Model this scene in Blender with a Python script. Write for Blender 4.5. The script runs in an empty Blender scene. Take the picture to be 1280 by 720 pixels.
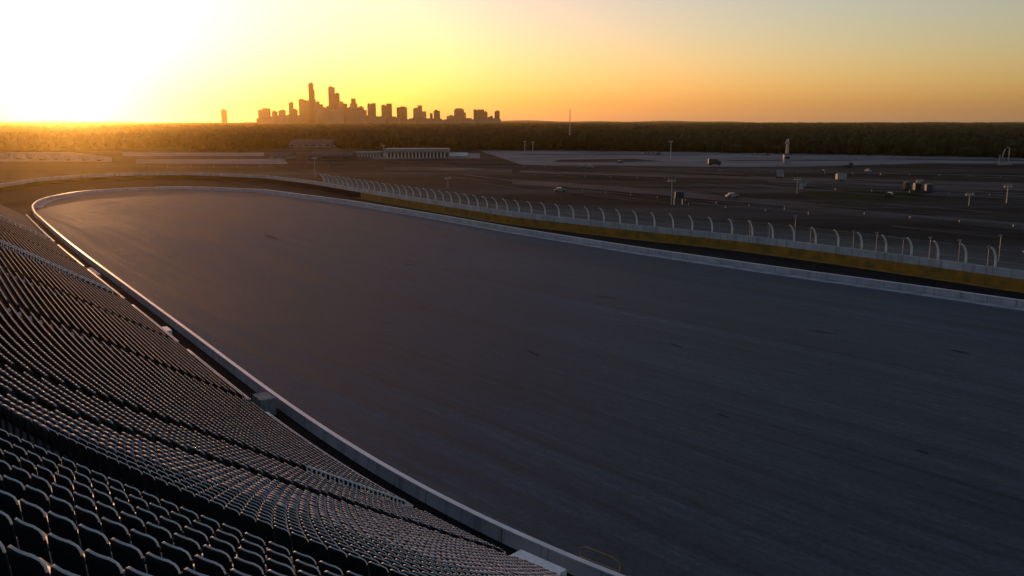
import bpy, math, random
import numpy as np
from mathutils import Vector, Matrix

R = math.radians
rng = random.Random(7)
nr = np.random.RandomState(11)
sc = bpy.context.scene
col = sc.collection

# ------------------------------------------------------------------ camera
H = 24.0
F = 1100.0                                   # focal length in units of 1/1280 of the frame width
PITCH = math.atan((360 - 152) / F)
cam_d = bpy.data.cameras.new('camera'); cam = bpy.data.objects.new('camera', cam_d); col.objects.link(cam)
cam.location = (0, 0, H); cam.rotation_euler = (math.pi / 2 - PITCH, 0, 0)
cam_d.sensor_width = 36; cam_d.lens = 36 * F / 1280
cam_d.clip_start = .05; cam_d.clip_end = 60000
sc.camera = cam

# ------------------------------------------------------------------ sky, sun, exposure
SUN_AZ = R(-26.5)                            # bearing from +Y, towards -X
SUN_EL = R(1.8)
sd = Vector((math.sin(SUN_AZ) * math.cos(SUN_EL), math.cos(SUN_AZ) * math.cos(SUN_EL), math.sin(SUN_EL)))
w = bpy.data.worlds.new('World'); sc.world = w; w.use_nodes = True
nt = w.node_tree; nt.nodes.clear()
wo = nt.nodes.new('ShaderNodeOutputWorld'); bg = nt.nodes.new('ShaderNodeBackground')
sky = nt.nodes.new('ShaderNodeTexSky'); sky.sky_type = 'NISHITA'; sky.sun_disc = False
sky.sun_elevation = SUN_EL; sky.sun_rotation = SUN_AZ
sky.altitude = 100; sky.air_density = 1.0; sky.dust_density = 1.4; sky.ozone_density = 2.0
bg.inputs['Strength'].default_value = .15
# the sky texture, very slightly warmed, plus the dusty band of light lying along the horizon
def vm(op, a=None, b_=None):
    x = nt.nodes.new('ShaderNodeVectorMath'); x.operation = op
    for i, v in enumerate((a, b_)):
        if v is None: continue
        if isinstance(v, tuple): x.inputs[i].default_value = v
        else: nt.links.new(v, x.inputs[i])
    return x
def mth(op, a, b_=0.):
    x = nt.nodes.new('ShaderNodeMath'); x.operation = op
    for i, v in enumerate((a, b_)):
        if isinstance(v, (int, float)): x.inputs[i].default_value = v
        else: nt.links.new(v, x.inputs[i])
    return x.outputs[0]
tcw = nt.nodes.new('ShaderNodeTexCoord'); nrm = vm('NORMALIZE', tcw.outputs['Generated'])
sxy = nt.nodes.new('ShaderNodeSeparateXYZ'); nt.links.new(nrm.outputs[0], sxy.inputs[0])
band = mth('POWER', mth('SUBTRACT', 1., mth('ABSOLUTE', sxy.outputs[2])), 24.)
dt = vm('DOT_PRODUCT', nrm.outputs[0], tuple(sd))
band = mth('MULTIPLY', band, mth('POWER', mth('MULTIPLY', mth('ADD', dt.outputs['Value'], 1.), .5), 1.5))
dust = vm('SCALE', (.80, .60, .50)); nt.links.new(band, dust.inputs['Scale'])
prox = mth('POWER', mth('MAXIMUM', dt.outputs['Value'], 0.), 9.)          # paler, less lemon air around the sun
mixc = nt.nodes.new('ShaderNodeMix'); mixc.data_type = 'RGBA'; nt.links.new(prox, mixc.inputs[0])
mixc.inputs[6].default_value = (1.0, .885, .885, 1); mixc.inputs[7].default_value = (1.0, .80, 1.02, 1)
tinted = vm('MULTIPLY', sky.outputs[0], mixc.outputs[2])
aure = vm('SCALE', (1.5, 1.4, 1.3)); nt.links.new(mth('POWER', mth('MAXIMUM', dt.outputs['Value'], 0.), 80.), aure.inputs['Scale'])   # bright aureole round the sun
tot0 = vm('ADD', tinted.outputs[0], dust.outputs[0]); tot = vm('ADD', tot0.outputs[0], aure.outputs[0])
nt.links.new(tot.outputs[0], bg.inputs['Color']); nt.links.new(bg.outputs[0], wo.inputs['Surface'])

sun_d = bpy.data.lights.new('sun', 'SUN'); sun = bpy.data.objects.new('sun', sun_d); col.objects.link(sun)
sun_d.energy = .62; sun_d.angle = R(.5); sun_d.color = (1, .51, .22)
sun.rotation_euler = (-sd).to_track_quat('-Z', 'Y').to_euler()

sc.view_settings.view_transform = 'Standard'; sc.view_settings.look = 'None'
sc.view_settings.gamma = 1; sc.view_settings.use_curve_mapping = False
sc.view_settings.exposure = 1.45

# ------------------------------------------------------------------ helpers
def mat(name, base, rough=.8, metal=0., var=.25, scale=3., spec=.5, bump=0., detail=5, c2=None, coord='Object'):
    m = bpy.data.materials.new(name); m.use_nodes = True
    n = m.node_tree; b = n.nodes['Principled BSDF']
    tc = n.nodes.new('ShaderNodeTexCoord'); no = n.nodes.new('ShaderNodeTexNoise')
    no.inputs['Scale'].default_value = scale; no.inputs['Detail'].default_value = detail
    n.links.new(tc.outputs[coord], no.inputs['Vector'])
    r = n.nodes.new('ShaderNodeValToRGB'); n.links.new(no.outputs['Fac'], r.inputs[0])
    a = c2 if c2 else tuple(x * (1 - var) for x in base)
    r.color_ramp.elements[0].position = .35; r.color_ramp.elements[1].position = .65
    r.color_ramp.elements[0].color = (*a, 1)
    r.color_ramp.elements[1].color = (*(base if c2 else tuple(x * (1 + var) for x in base)), 1)
    n.links.new(r.outputs[0], b.inputs['Base Color'])
    b.inputs['Roughness'].default_value = rough; b.inputs['Metallic'].default_value = metal
    b.inputs['Specular IOR Level'].default_value = spec
    if bump:
        bp = n.nodes.new('ShaderNodeBump'); bp.inputs['Strength'].default_value = bump
        n.links.new(no.outputs['Fac'], bp.inputs['Height']); n.links.new(bp.outputs[0], b.inputs['Normal'])
    return m

class MB:
    def __init__(s): s.v = []; s.f = []
    def box(s, c, size, rz=0., taper=1., origin='bottom'):
        x, y, z = size[0] / 2, size[1] / 2, size[2]
        z0 = 0 if origin == 'bottom' else -z / 2
        ca, sa = math.cos(rz), math.sin(rz); k = len(s.v)
        for zz, t in ((z0, 1), (z0 + z, taper)):
            for px, py in ((-x, -y), (x, -y), (x, y), (-x, y)):
                px *= t; py *= t
                s.v.append((c[0] + px * ca - py * sa, c[1] + px * sa + py * ca, c[2] + zz))
        s.f += [(k, k+3, k+2, k+1), (k+4, k+5, k+6, k+7), (k, k+1, k+5, k+4), (k+1, k+2, k+6, k+5), (k+2, k+3, k+7, k+6), (k+3, k, k+4, k+7)]
        return s
    def tube(s, pts, r, n=6):
        pts = [Vector(p) for p in pts]; k = len(s.v)
        rr = r if isinstance(r, (list, tuple)) else [r] * len(pts)
        for i, p in enumerate(pts):
            t = (pts[min(i+1, len(pts)-1)] - pts[max(i-1, 0)]).normalized()
            u = t.cross(Vector((0, 0, 1)) if abs(t.z) < .9 else Vector((1, 0, 0))).normalized(); v = t.cross(u)
            for j in range(n):
                a = 2 * math.pi * j / n; s.v.append(tuple(p + (u * math.cos(a) + v * math.sin(a)) * rr[i]))
        for i in range(len(pts) - 1):
            for j in range(n):
                a, b = k + i*n + j, k + i*n + (j+1) % n
                s.f.append((a, b, b + n, a + n))
        s.f.append(tuple(range(k + n - 1, k - 1, -1))); e = k + (len(pts)-1) * n; s.f.append(tuple(range(e, e + n)))
        return s
    def raw(s, v, f):
        k = len(s.v); s.v += [tuple(a) for a in v]; s.f += [tuple(i + k for i in q) for q in f]; return s
    def build(s, name, m, parent=None, smooth=False, uv=None):
        me = bpy.data.meshes.new(name); me.from_pydata(s.v, [], s.f); me.update()
        if uv is not None:
            l = me.uv_layers.new(name='UVMap'); idx = np.zeros(len(me.loops), int); me.loops.foreach_get('vertex_index', idx)
            l.data.foreach_set('uv', np.asarray(uv, float)[idx].ravel())
        me.materials.append(m)
        if smooth: me.polygons.foreach_set('use_smooth', [True] * len(me.polygons))
        o = bpy.data.objects.new(name, me); col.objects.link(o)
        if parent: o.parent = parent
        return o

def tag(o, label=None, cat=None, group=None, kind=None):
    if label: o['label'] = label
    if cat: o['category'] = cat
    if group: o['group'] = group
    if kind: o['kind'] = kind
    return o
def empty(name, loc=(0, 0, 0), rz=0.):
    o = bpy.data.objects.new(name, None); o.empty_display_size = .3; col.objects.link(o)
    o.location = loc; o.rotation_euler = (0, 0, rz); return o
def copy_tree(o, loc, rz):
    r = o.copy(); col.objects.link(r); r.location = loc; r.rotation_euler = (0, 0, rz)
    for ch in list(o.children):
        c = ch.copy(); col.objects.link(c); c.parent = r
    return r
CP, SP = math.cos(PITCH), math.sin(PITCH)
def at(x, y, z=0.):                          # where the line of sight through a photo point meets height z
    a, b = (x - 640) / F, -(y - 360) / F
    d = (a, CP + b * SP, -SP + b * CP); t = (z - H) / d[2]
    return Vector((d[0] * t, d[1] * t, z))
def proj(p):
    v = (p[0], p[1], p[2] - H); dz = v[1] * CP - v[2] * SP; up = v[1] * SP + v[2] * CP
    return (640 + F * v[0] / dz, 360 - F * up / dz, dz) if dz > .05 else (1e5, 1e5, dz)
def resample(P, step):
    P = np.asarray(P, float); s = np.r_[0, np.cumsum(np.hypot(*np.diff(P, axis=0).T))]
    n = max(2, int(s[-1] / step) + 1); t = np.linspace(0, s[-1], n)
    return np.c_[np.interp(t, s, P[:, 0]), np.interp(t, s, P[:, 1])]
def smooth(P, it):
    P = P.copy()
    for _ in range(it): P[1:-1] = .25 * P[:-2] + .5 * P[1:-1] + .25 * P[2:]
    return P
def frame(C):
    T = np.gradient(C, axis=0); T /= np.hypot(*T.T)[:, None]
    return T, np.c_[-T[:, 1], T[:, 0]], np.r_[0, np.cumsum(np.hypot(*np.diff(C, axis=0).T))]
def sweep(C, N, prof, z=None, caps=True):
    """profile of (offset, height) points swept along a plan curve"""
    m = MB(); n = len(prof); uv = []
    s = np.r_[0, np.cumsum(np.hypot(*np.diff(C, axis=0).T))]
    for i in range(len(C)):
        for j, (d, h) in enumerate(prof):
            m.v.append((C[i][0] + N[i][0] * d, C[i][1] + N[i][1] * d, h)); uv.append((s[i], j))
    for i in range(len(C) - 1):
        for j in range(n - 1):
            a = i * n + j; m.f.append((a, a + n, a + n + 1, a + 1))
    return m, uv
def closed_sweep(C, N, prof):
    m, uv = sweep(C, N, list(prof) + [prof[0]])
    n = len(prof) + 1; k = len(C) - 1
    m.f.append(tuple(range(n - 1))); m.f.append(tuple(k * n + j for j in range(n - 2, -1, -1)))
    return m, uv

# number words for labels
ONES = ['', 'first', 'second', 'third', 'fourth', 'fifth', 'sixth', 'seventh', 'eighth', 'ninth', 'tenth', 'eleventh', 'twelfth', 'thirteenth', 'fourteenth', 'fifteenth', 'sixteenth', 'seventeenth', 'eighteenth', 'nineteenth']
TENS = ['', '', 'twenty', 'thirty', 'forty', 'fifty', 'sixty', 'seventy']
def ordinal(n):
    if n < 20: return ONES[n]
    return (TENS[n // 10] + '-' + ONES[n % 10]) if n % 10 else {2: 'twentieth', 3: 'thirtieth', 4: 'fortieth', 5: 'fiftieth', 6: 'sixtieth'}[n // 10]

# ------------------------------------------------------------------ materials
M = {}
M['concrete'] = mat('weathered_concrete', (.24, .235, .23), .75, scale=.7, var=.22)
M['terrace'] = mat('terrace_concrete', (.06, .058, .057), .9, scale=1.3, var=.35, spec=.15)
M['wall_white'] = mat('painted_barrier', (.42, .40, .42), .45, scale=.35, var=.16)
M['top_white'] = mat('barrier_coping', (.62, .61, .60), .4, scale=.5, var=.1)
M['ochre'] = mat('yellow_barrier_paint', (.42, .19, .03), .85, scale=.5, c2=(.19, .12, .03), detail=9, spec=.1)
M['dark'] = mat('dark_gap', (.010, .010, .011), 1., scale=2, spec=.0)
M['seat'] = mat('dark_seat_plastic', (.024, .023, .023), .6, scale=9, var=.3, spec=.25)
M['rim'] = mat('painted_edge_highlight', (.80, .68, .56), .4, scale=6, var=.2)  # sky highlight along the seat-back top, painted as a pale warm colour
M['rim_far'] = mat('painted_far_edge_highlight', (.46, .41, .385), .7, scale=6, var=.4, spec=.2)  # the same top-edge highlight painted onto the distant seats
M['pan'] = mat('seat_pan_painted_sheen', (.12, .12, .125), .5, scale=8, var=.3)  # grey lightened to paint in the sky reflected on the pans
M['steel'] = mat('galvanised_steel', (.42, .42, .43), .42, metal=.7, scale=4, var=.15)
M['post'] = mat('fence_post_steel', (.80, .79, .78), .5, metal=0., scale=3, var=.1)
M['darkmetal'] = mat('dark_metal', (.03, .03, .034), .5, metal=.4)
M['yellow'] = mat('yellow_rail_paint', (.36, .22, .05), .6)
M['white'] = mat('white_panel', (.72, .72, .72), .5, var=.1)
M['dull_white'] = mat('dusty_white_paint', (.24, .23, .23), .6, var=.2)
M['grey'] = mat('grey_cladding', (.20, .20, .205), .8, spec=.15)
M['roof'] = mat('dull_roof', (.075, .07, .068), .9, spec=.1)
M['glass'] = mat('dark_glass', (.02, .022, .025), .12, spec=.8)
M['bark'] = mat('bark', (.05, .035, .025), .9)
M['rubber'] = mat('rubber', (.015, .015, .015), .9)
M['blue'] = mat('blue_paint', (.012, .018, .05), .5)

M['tar'] = mat('old_tar', (.024, .024, .027), .95, scale=2, var=.4, spec=.05)
def wall_mat():
    """painted concrete panels: a joint every 3.6 m along the wall, rain stains and tyre scuffs"""
    m = mat('painted_barrier_panels', (.44, .42, .44), .6, scale=.35, var=.14); n = m.node_tree; b = n.nodes['Principled BSDF']; L = n.links.new
    src = b.inputs['Base Color'].links[0].from_socket
    uv = n.nodes.new('ShaderNodeUVMap'); uv.uv_map = 'UVMap'; sx = n.nodes.new('ShaderNodeSeparateXYZ'); L(uv.outputs[0], sx.inputs[0])
    def M_(op, a, c=0.):
        x = n.nodes.new('ShaderNodeMath'); x.operation = op
        for i, v in enumerate((a, c)):
            if isinstance(v, (int, float)): x.inputs[i].default_value = v
            else: L(v, x.inputs[i])
        return x.outputs[0]
    u = M_('MULTIPLY', sx.outputs[0], 1 / 3.6); joint = M_('LESS_THAN', M_('FRACT', u), .022)
    panel = n.nodes.new('ShaderNodeTexWhiteNoise'); panel.noise_dimensions = '1D'; L(M_('FLOOR', u), panel.inputs['W'])
    st = n.nodes.new('ShaderNodeTexNoise'); st.noise_dimensions = '1D'; st.inputs['Scale'].default_value = 1.0; st.inputs['Detail'].default_value = 8; L(sx.outputs[0], st.inputs['W'])
    scuff = M_('MULTIPLY', M_('GREATER_THAN', st.outputs['Fac'], .60), .22)
    k = M_('SUBTRACT', M_('SUBTRACT', M_('ADD', M_('MULTIPLY', panel.outputs['Value'], .22), .86), M_('MULTIPLY', joint, .6)), scuff)
    vm_ = n.nodes.new('ShaderNodeVectorMath'); vm_.operation = 'SCALE'; L(src, vm_.inputs[0]); L(k, vm_.inputs['Scale']); L(vm_.outputs[0], b.inputs['Base Color'])
    return m
def track_mat():
    m = bpy.data.materials.new('worn_asphalt'); m.use_nodes = True; n = m.node_tree; b = n.nodes['Principled BSDF']
    L = n.links.new
    uv = n.nodes.new('ShaderNodeUVMap'); uv.uv_map = 'UVMap'
    def noise(sx, sy, det, off=0.):
        mp = n.nodes.new('ShaderNodeMapping'); mp.inputs['Scale'].default_value = (sx, sy, 1); mp.inputs['Location'].default_value = (off, off * .7, 0)
        t = n.nodes.new('ShaderNodeTexNoise'); t.inputs['Scale'].default_value = 1; t.inputs['Detail'].default_value = det
        L(uv.outputs[0], mp.inputs[0]); L(mp.outputs[0], t.inputs['Vector']); return t.outputs['Fac']
    def ramp(src, lo, hi, a, c):
        r = n.nodes.new('ShaderNodeMapRange'); r.inputs[1].default_value = lo; r.inputs[2].default_value = hi
        r.inputs[3].default_value = a; r.inputs[4].default_value = c; L(src, r.inputs[0]); return r.outputs[0]
    def mul(a, c):
        x = n.nodes.new('ShaderNodeMath'); x.operation = 'MULTIPLY'; L(a, x.inputs[0]); L(c, x.inputs[1]); return x.outputs[0]
    groove = ramp(noise(.006, .22, 4), .40, .60, .76, 1.10)         # long rubbered racing grooves
    thin = ramp(noise(.02, 1.6, 3, 7.), .38, .64, .86, 1.07)        # thin tyre marks
    patch = ramp(noise(.03, .05, 6, 3.), .3, .7, .78, 1.2)
    seam = ramp(noise(.004, 5.5, 1, 11.), .72, .74, 1.0, .78)
    grain = ramp(noise(2.6, 3.4, 6, 1.), .34, .66, .76, 1.22)
    mid = ramp(noise(.45, 1.7, 5, 19.), .36, .64, .82, 1.14)            # short scrubbed streaks
    spots = ramp(noise(.5, .9, 3, 23.), .70, .74, 1.0, .62)
    lanes = ramp(noise(.0015, .55, 1, 31.), .60, .625, 1.0, .74)
    f = mul(mul(mul(groove, thin), mul(patch, seam)), mul(mul(grain, mid), mul(spots, lanes)))
    vm = n.nodes.new('ShaderNodeVectorMath'); vm.operation = 'SCALE'; vm.inputs[0].default_value = (.058, .073, .090); L(f, vm.inputs['Scale'])
    L(vm.outputs[0], b.inputs['Base Color'])
    b.inputs['Specular IOR Level'].default_value = .12
    L(ramp(f, .6, 1.2, .72, .85), b.inputs['Roughness'])
    bp = n.nodes.new('ShaderNodeBump'); bp.inputs['Strength'].default_value = .35; bp.inputs['Distance'].default_value = .01
    L(noise(25, 25, 2, 5.), bp.inputs['Height']); L(bp.outputs[0], b.inputs['Normal'])
    return m
M['track'] = track_mat()
M['wall_white'] = wall_mat()

def ground_mat():
    m = bpy.data.materials.new('infield_ground'); m.use_nodes = True; n = m.node_tree; b = n.nodes['Principled BSDF']; L = n.links.new
    tc = n.nodes.new('ShaderNodeTexCoord'); mp = n.nodes.new('ShaderNodeMapping'); mp.inputs['Rotation'].default_value = (0, 0, R(57)); mp.inputs['Scale'].default_value = (.16, 1.3, 1)
    L(tc.outputs['Object'], mp.inputs[0])
    a = n.nodes.new('ShaderNodeTexNoise'); a.inputs['Scale'].default_value = .025; a.inputs['Detail'].default_value = 9; a.inputs['Roughness'].default_value = .62
    L(mp.outputs[0], a.inputs['Vector'])
    r = n.nodes.new('ShaderNodeValToRGB'); L(a.outputs['Fac'], r.inputs[0]); e = r.color_ramp.elements
    e[0].position = .40; e[0].color = (.009, .009, .009, 1); e[1].position = .64; e[1].color = (.060, .055, .056, 1)
    x = e.new(.5); x.color = (.020, .0185, .017, 1)
    L(r.outputs[0], b.inputs['Base Color']); b.inputs['Roughness'].default_value = 1.; b.inputs['Specular IOR Level'].default_value = .03
    return m
M['ground'] = ground_mat()
M['lot'] = mat('pale_lot_concrete', (.15, .138, .145), .9, scale=.02, var=.3, detail=9, spec=.15)
M['strip'] = mat('faded_white_line_paint', (.30, .29, .30), .8, scale=.5, var=.3, detail=8)
M['track_dirt'] = mat('dusty_track', (.085, .075, .07), .95, scale=.08, var=.5, detail=8, spec=.05)
M['road'] = mat('infield_asphalt', (.046, .043, .045), .95, scale=.04, var=.6, detail=8, spec=.1)
M['apron'] = mat('apron_asphalt', (.013, .012, .012), .95, scale=.2, var=.3, spec=.05)
M['grass'] = mat('grass', (.012, .020, .004), 1., scale=.15, var=.5, detail=9, spec=.03)

# ------------------------------------------------------------------ plan curves
# near barrier: a smooth heading curve, in degrees from +Y, against metres along it
KN = [-180, -120, -60, -35, -15, 0, 15, 30, 60, 110, 170, 250]
TH = [-84, -82, -78.9, -60.8, -46.4, -38.7, -35.0, -33.8, -34.2, -34.2, -32.9, -32.5]
ss_ = np.arange(-170, 300, 1.)
th = np.convolve(np.pad(np.interp(ss_, KN, TH), 10, mode='edge'), np.ones(21) / 21, 'valid'); th = np.radians(th)
Cn = np.cumsum(np.c_[np.sin(th), np.cos(th)], axis=0); Cn = Cn - Cn[170] + np.array([-8.12, 56.23])
e_ = at(44, 265, 1.1); Clong = Cn; Cn = Cn[:int(np.hypot(Cn[:, 0] - e_[0], Cn[:, 1] - e_[1]).argmin()) + 1]
Tn, Nn, Sn = frame(Cn)                                        # left of travel = away from the track
a_ = at(700, 688, 1.1); Sn = Sn - Sn[int(np.hypot(Cn[:, 0] - a_[0], Cn[:, 1] - a_[1]).argmin())] + 53
Tl, Nl, Sl = frame(Clong); Sl = Sl - Sl[0] + Sn[0]
far_px = [(44, 265), (40, 256), (46, 250), (60, 245), (100, 238), (160, 234), (230, 232), (330, 236), (440, 250), (540, 266), (640, 283), (800, 308), (1000, 336), (1160, 357), (1280, 374)]
Pf = [list(at(x, y, 1.1)[:2]) for x, y in far_px]
d = np.array(Pf[-1]) - np.array(Pf[-4]); d /= np.hypot(*d); Pf.append(list(np.array(Pf[-1]) + d * 120))
Cf = smooth(resample(Pf, 1.0), 25)
Cf[0] = Cn[-1]
out_px = [(-260, 262), (-120, 245), (0, 230), (50, 222.5), (100, 218.5), (160, 216), (230, 215), (330, 219), (390, 226), (460, 237.5), (560, 253), (640, 265), (790, 281), (918, 293), (1019, 305), (1106, 316), (1204, 329), (1278, 339)]
Po = [list(at(x, y, 2.7)[:2]) for x, y in out_px]
d = np.array(Po[-1]) - np.array(Po[-5]); d /= np.hypot(*d); Po.append(list(np.array(Po[-1]) + d * 100))
Co = smooth(resample(Po, 1.0), 40)
To, No, So = frame(Co)                                        # travel left -> right: left of travel = infield side

# ------------------------------------------------------------------ terrain and flat surfaces
def sheet(name, pts, z, m, kind='structure'):
    mb = MB(); mb.v = [(p[0], p[1], z) for p in pts]; mb.f = [tuple(range(len(pts)))]
    return tag(mb.build(name, m), kind=kind)
g = 9500
sheet('ground', [(-g, -1500), (g, -1500), (g, g), (-g, g)], 0, M['ground'])
# rolling rim of far hills
hb = MB(); nx = 260
for row, (yy, base, amp) in enumerate(((7600, 0, 0), (8200, 15, 6), (8900, 22, 10), (9450, 0, 0))):
    for i in range(nx):
        x = -9400 + 18800 * i / (nx - 1)
        hz = base + amp * (math.sin(x * .0011 + 1) + .6 * math.sin(x * .0031 + 2.2) + .35 * math.sin(x * .0093)) if base else -.5
        hb.v.append((x, yy, hz))
for r_ in range(3):
    for i in range(nx - 1):
        a = r_ * nx + i; hb.f.append((a, a + 1, a + nx + 1, a + nx))
M['hills'] = mat('far_wooded_hills', (.045, .05, .03), .95, scale=.004, var=.4)
tag(hb.build('hills', M['hills'], smooth=True), kind='structure')

# asphalt between the two inner barriers, ruled so its wear runs along the lap
nu, nv = 260, 28
A_ = resample(Cn, 1.0)[np.linspace(0, len(resample(Cn, 1.0)) - 1, nu).astype(int)]
Cfr = Cf[::-1]; B_ = Cfr[np.linspace(0, len(Cfr) - 1, nu).astype(int)]
ia = int(np.hypot(Cf[:, 0] - at(330, 236, 1.1)[0], Cf[:, 1] - at(330, 236, 1.1)[1]).argmin())
ib = len(Cf) - 118
Dl = Cf[ia:ib]; h0_ = (Dl[0] - Dl[12]) / np.hypot(*(Dl[0] - Dl[12])); h1_ = (Dl[-1] - Dl[-12]) / np.hypot(*(Dl[-1] - Dl[-12]))
Dl = np.vstack([[Dl[0] + h0_ * k for k in range(250, 0, -1)], Dl, [Dl[-1] + h1_ * k for k in range(1, 320)]]); Dl = smooth(Dl, 400)
tm = MB(); uv = []
sa = np.r_[0, np.cumsum(np.hypot(*np.diff((A_ + B_) / 2, axis=0).T))]
for i in range(nu):
    w_ = np.hypot(*(A_[i] - B_[i]))
    for j in range(nv):
        t = j / (nv - 1); p = A_[i] * (1 - t) + B_[i] * t
        tm.v.append((p[0], p[1], .012)); dq = np.hypot(Dl[:, 0] - p[0], Dl[:, 1] - p[1]); iq = int(dq.argmin()); uv.append((iq, dq[iq]))
for i in range(nu - 1):
    for j in range(nv - 1):
        a = i * nv + j; tm.f.append((a, a + nv, a + nv + 1, a + 1))
tag(tm.build('race_track', M['track'], uv=uv), kind='structure')

for px, py, w_, d_ in [(1200, 440, 2.2, .5), (1025, 415, 3.4, .4), (845, 432, 1.6, .35), (667, 442, 2.0, .3), (1152, 565, 1.0, .3), (340, 297, 9, .8), (1240, 352, 1.4, .3), (512, 331, 4, .5), (905, 520, 1.2, .25), (760, 372, 3, .35)]:
    c_ = at(px, py); a0_ = R(-52) + rng.uniform(-.2, .2); pts_ = []
    for k in range(16):
        a = 2 * math.pi * k / 16; rr = 1 + rng.uniform(-.3, .3); x, y = w_ * .62 * math.cos(a) * rr, d_ * .62 * math.sin(a) * rr
        pts_.append((c_[0] + x * math.cos(a0_) - y * math.sin(a0_), c_[1] + x * math.sin(a0_) + y * math.cos(a0_)))
    sheet('tar_patch', pts_, .016, M['tar'])
# outer lane between inner barrier and outer wall, pale edge strip
mo, uvo = sweep(Co, No, [(-.3, .008), (-9, .008), (-26, .006)]); tag(mo.build('apron', M['apron'], uv=uvo), kind='structure')
# walkway below the stand
mw, uvw = sweep(Cn, Nn, [(-.1, .016), (4.0, .016)]); tag(mw.build('walkway', M['apron'], uv=uvw), kind='structure')

# infield lots, roads, grass (outlined on the ground)
def patch(name, px, z, m): return sheet(name, [at(x, y) for x, y in px], z, m)
patch('paved_lot', [(600, 188.5), (700, 188), (900, 190.5), (1100, 193), (1330, 198), (1330, 205), (1160, 204), (1000, 208.5), (880, 208.5), (760, 206.5), (655, 207)], .008, M['lot'])
patch('paved_lot', [(440, 191), (560, 191), (600, 192), (600, 198), (470, 199)], .008, M['lot'])
patch('paved_lot', [(153, 190.5), (330, 191), (330, 195), (153, 195)], .008, M['lot'])
patch('paved_lot', [(170, 199), (355, 198.5), (360, 205), (170, 204.5)], .008, M['lot'])
patch('paved_lot', [(-60, 190), (88, 190), (140, 197), (140, 202), (-60, 202)], .008, M['lot'])
patch('dirt_strip', [(700, 199.5), (790, 198.5), (830, 201.5), (760, 203), (690, 202.5)], .014, M['ground'])
patch('dirt_strip', [(905, 200), (1010, 199.5), (1090, 200.5), (1000, 201.6), (915, 201.4)], .014, M['road'])
patch('dirt_strip', [(1100, 197.5), (1240, 199), (1330, 200.5), (1330, 202), (1200, 201), (1120, 199)], .014, M['road'])
patch('dirt_strip', [(640, 192.6), (800, 192.4), (880, 193.4), (780, 193.8), (660, 193.8)], .014, M['road'])
patch('infield_road', [(640, 224), (700, 228), (815, 236), (960, 250), (1079, 262), (1330, 283), (1330, 292), (1079, 270), (960, 257.5), (815, 243), (700, 234), (640, 230)], .010, M['road'])
patch('infield_road', [(650, 213), (760, 216), (1000, 222), (1330, 230), (1330, 234), (1000, 226), (760, 219.5), (650, 216)], .010, M['road'])
patch('infield_road', [(480, 208), (640, 211), (640, 215), (480, 212)], .010, M['road'])
patch('infield_road', [(1180, 238), (1330, 243), (1330, 250), (1150, 244)], .010, M['road'])
patch('infield_road', [(960, 228), (1150, 234), (1330, 240), (1330, 236), (1150, 230.5), (960, 225.5)], .014, M['road'])
tag(sheet('infield_grass', [at(x, y) for x, y in [(1001, 240), (1060, 237), (1130, 240), (1160, 246), (1110, 251), (1040, 249), (1003, 246)]], .012, M['grass']), kind='structure')

# ------------------------------------------------------------------ inner barrier (runs on both sides of the asphalt and round the far bend)
ring = np.vstack([Cn, Cf[1:]]); ring = smooth(ring, 6)
Tr, Nr, Sr = frame(ring)
BH = .84
inner = empty('barrier_wall', (float(ring[0][0]), float(ring[0][1]), 0))
def rel(mb, root):
    o = root.location; mb.v = [(a[0] - o[0], a[1] - o[1], a[2] - o[2]) for a in mb.v]; return mb
mb, u_ = closed_sweep(ring, Nr, [(-.05, 0), (-.08, BH), (.20, BH), (.30, 0)]); rel(mb, inner).build('wall_face', M['wall_white'], inner, uv=u_)
mb, u_ = closed_sweep(ring, Nr, [(-.12, BH + .004), (-.12, BH + .10), (.24, BH + .10), (.24, BH + .004)]); rel(mb, inner).build('coping', M['top_white'], inner, uv=u_)
tag(inner, 'low pale concrete barrier ringing the asphalt, curving round the far bend', 'barrier')
# pale painted run-off strip just inside the far side of that barrier
k0 = len(Cn)
ms, us = sweep(ring[k0 + 25:], Nr[k0 + 25:], [(-.1, .020), (-2.4, .020)]); tag(ms.build('painted_strip', M['strip'], uv=us), kind='structure')

# ------------------------------------------------------------------ outer wall and catch fence
ow = empty('perimeter_wall', (float(Co[0][0]), float(Co[0][1]), 0))
mb, u_ = closed_sweep(Co, No, [(0, 1.5), (0, 2.7), (.5, 2.7), (.5, 1.5)]); rel(mb, ow).build('wall_top', M['wall_white'], ow, uv=u_)
p_ = at(455, 236, 2.7); isp = int(np.hypot(Co[:, 0] - p_[0], Co[:, 1] - p_[1]).argmin())
for sl_, nm_, mt_ in ((slice(0, isp + 1), 'wall_base', 'apron'), (slice(isp, len(Co)), 'painted_base', 'ochre')):
    mb, u_ = closed_sweep(Co[sl_], No[sl_], [(-.35, 0), (-.35, 1.495), (.5, 1.495), (.5, 0)]); rel(mb, ow).build(nm_, M[mt_], ow, uv=u_)
mv_, uv_ = sweep(Co[isp:], No[isp:], [(-.35, .016), (-2.6, .016)]); tag(mv_.build('painted_verge', M['ochre'], uv=uv_), kind='structure')
tag(ow, 'outer white concrete wall with a yellow painted base under the fence', 'wall')

def fence_post_mesh():
    zz = [0, .5, 1.0, 1.4, 1.8, 2.15, 2.45, 2.7, 2.9, 3.05]
    return MB().tube([(0, fence_prof(z), z) for z in zz], [.17, .17, .165, .16, .155, .15, .14, .13, .12, .10], 8)
def fence_prof(z): return 0. if z < .6 else -.17 * (z - .6) ** 2 - .006 * (z - .6) ** 5
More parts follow.
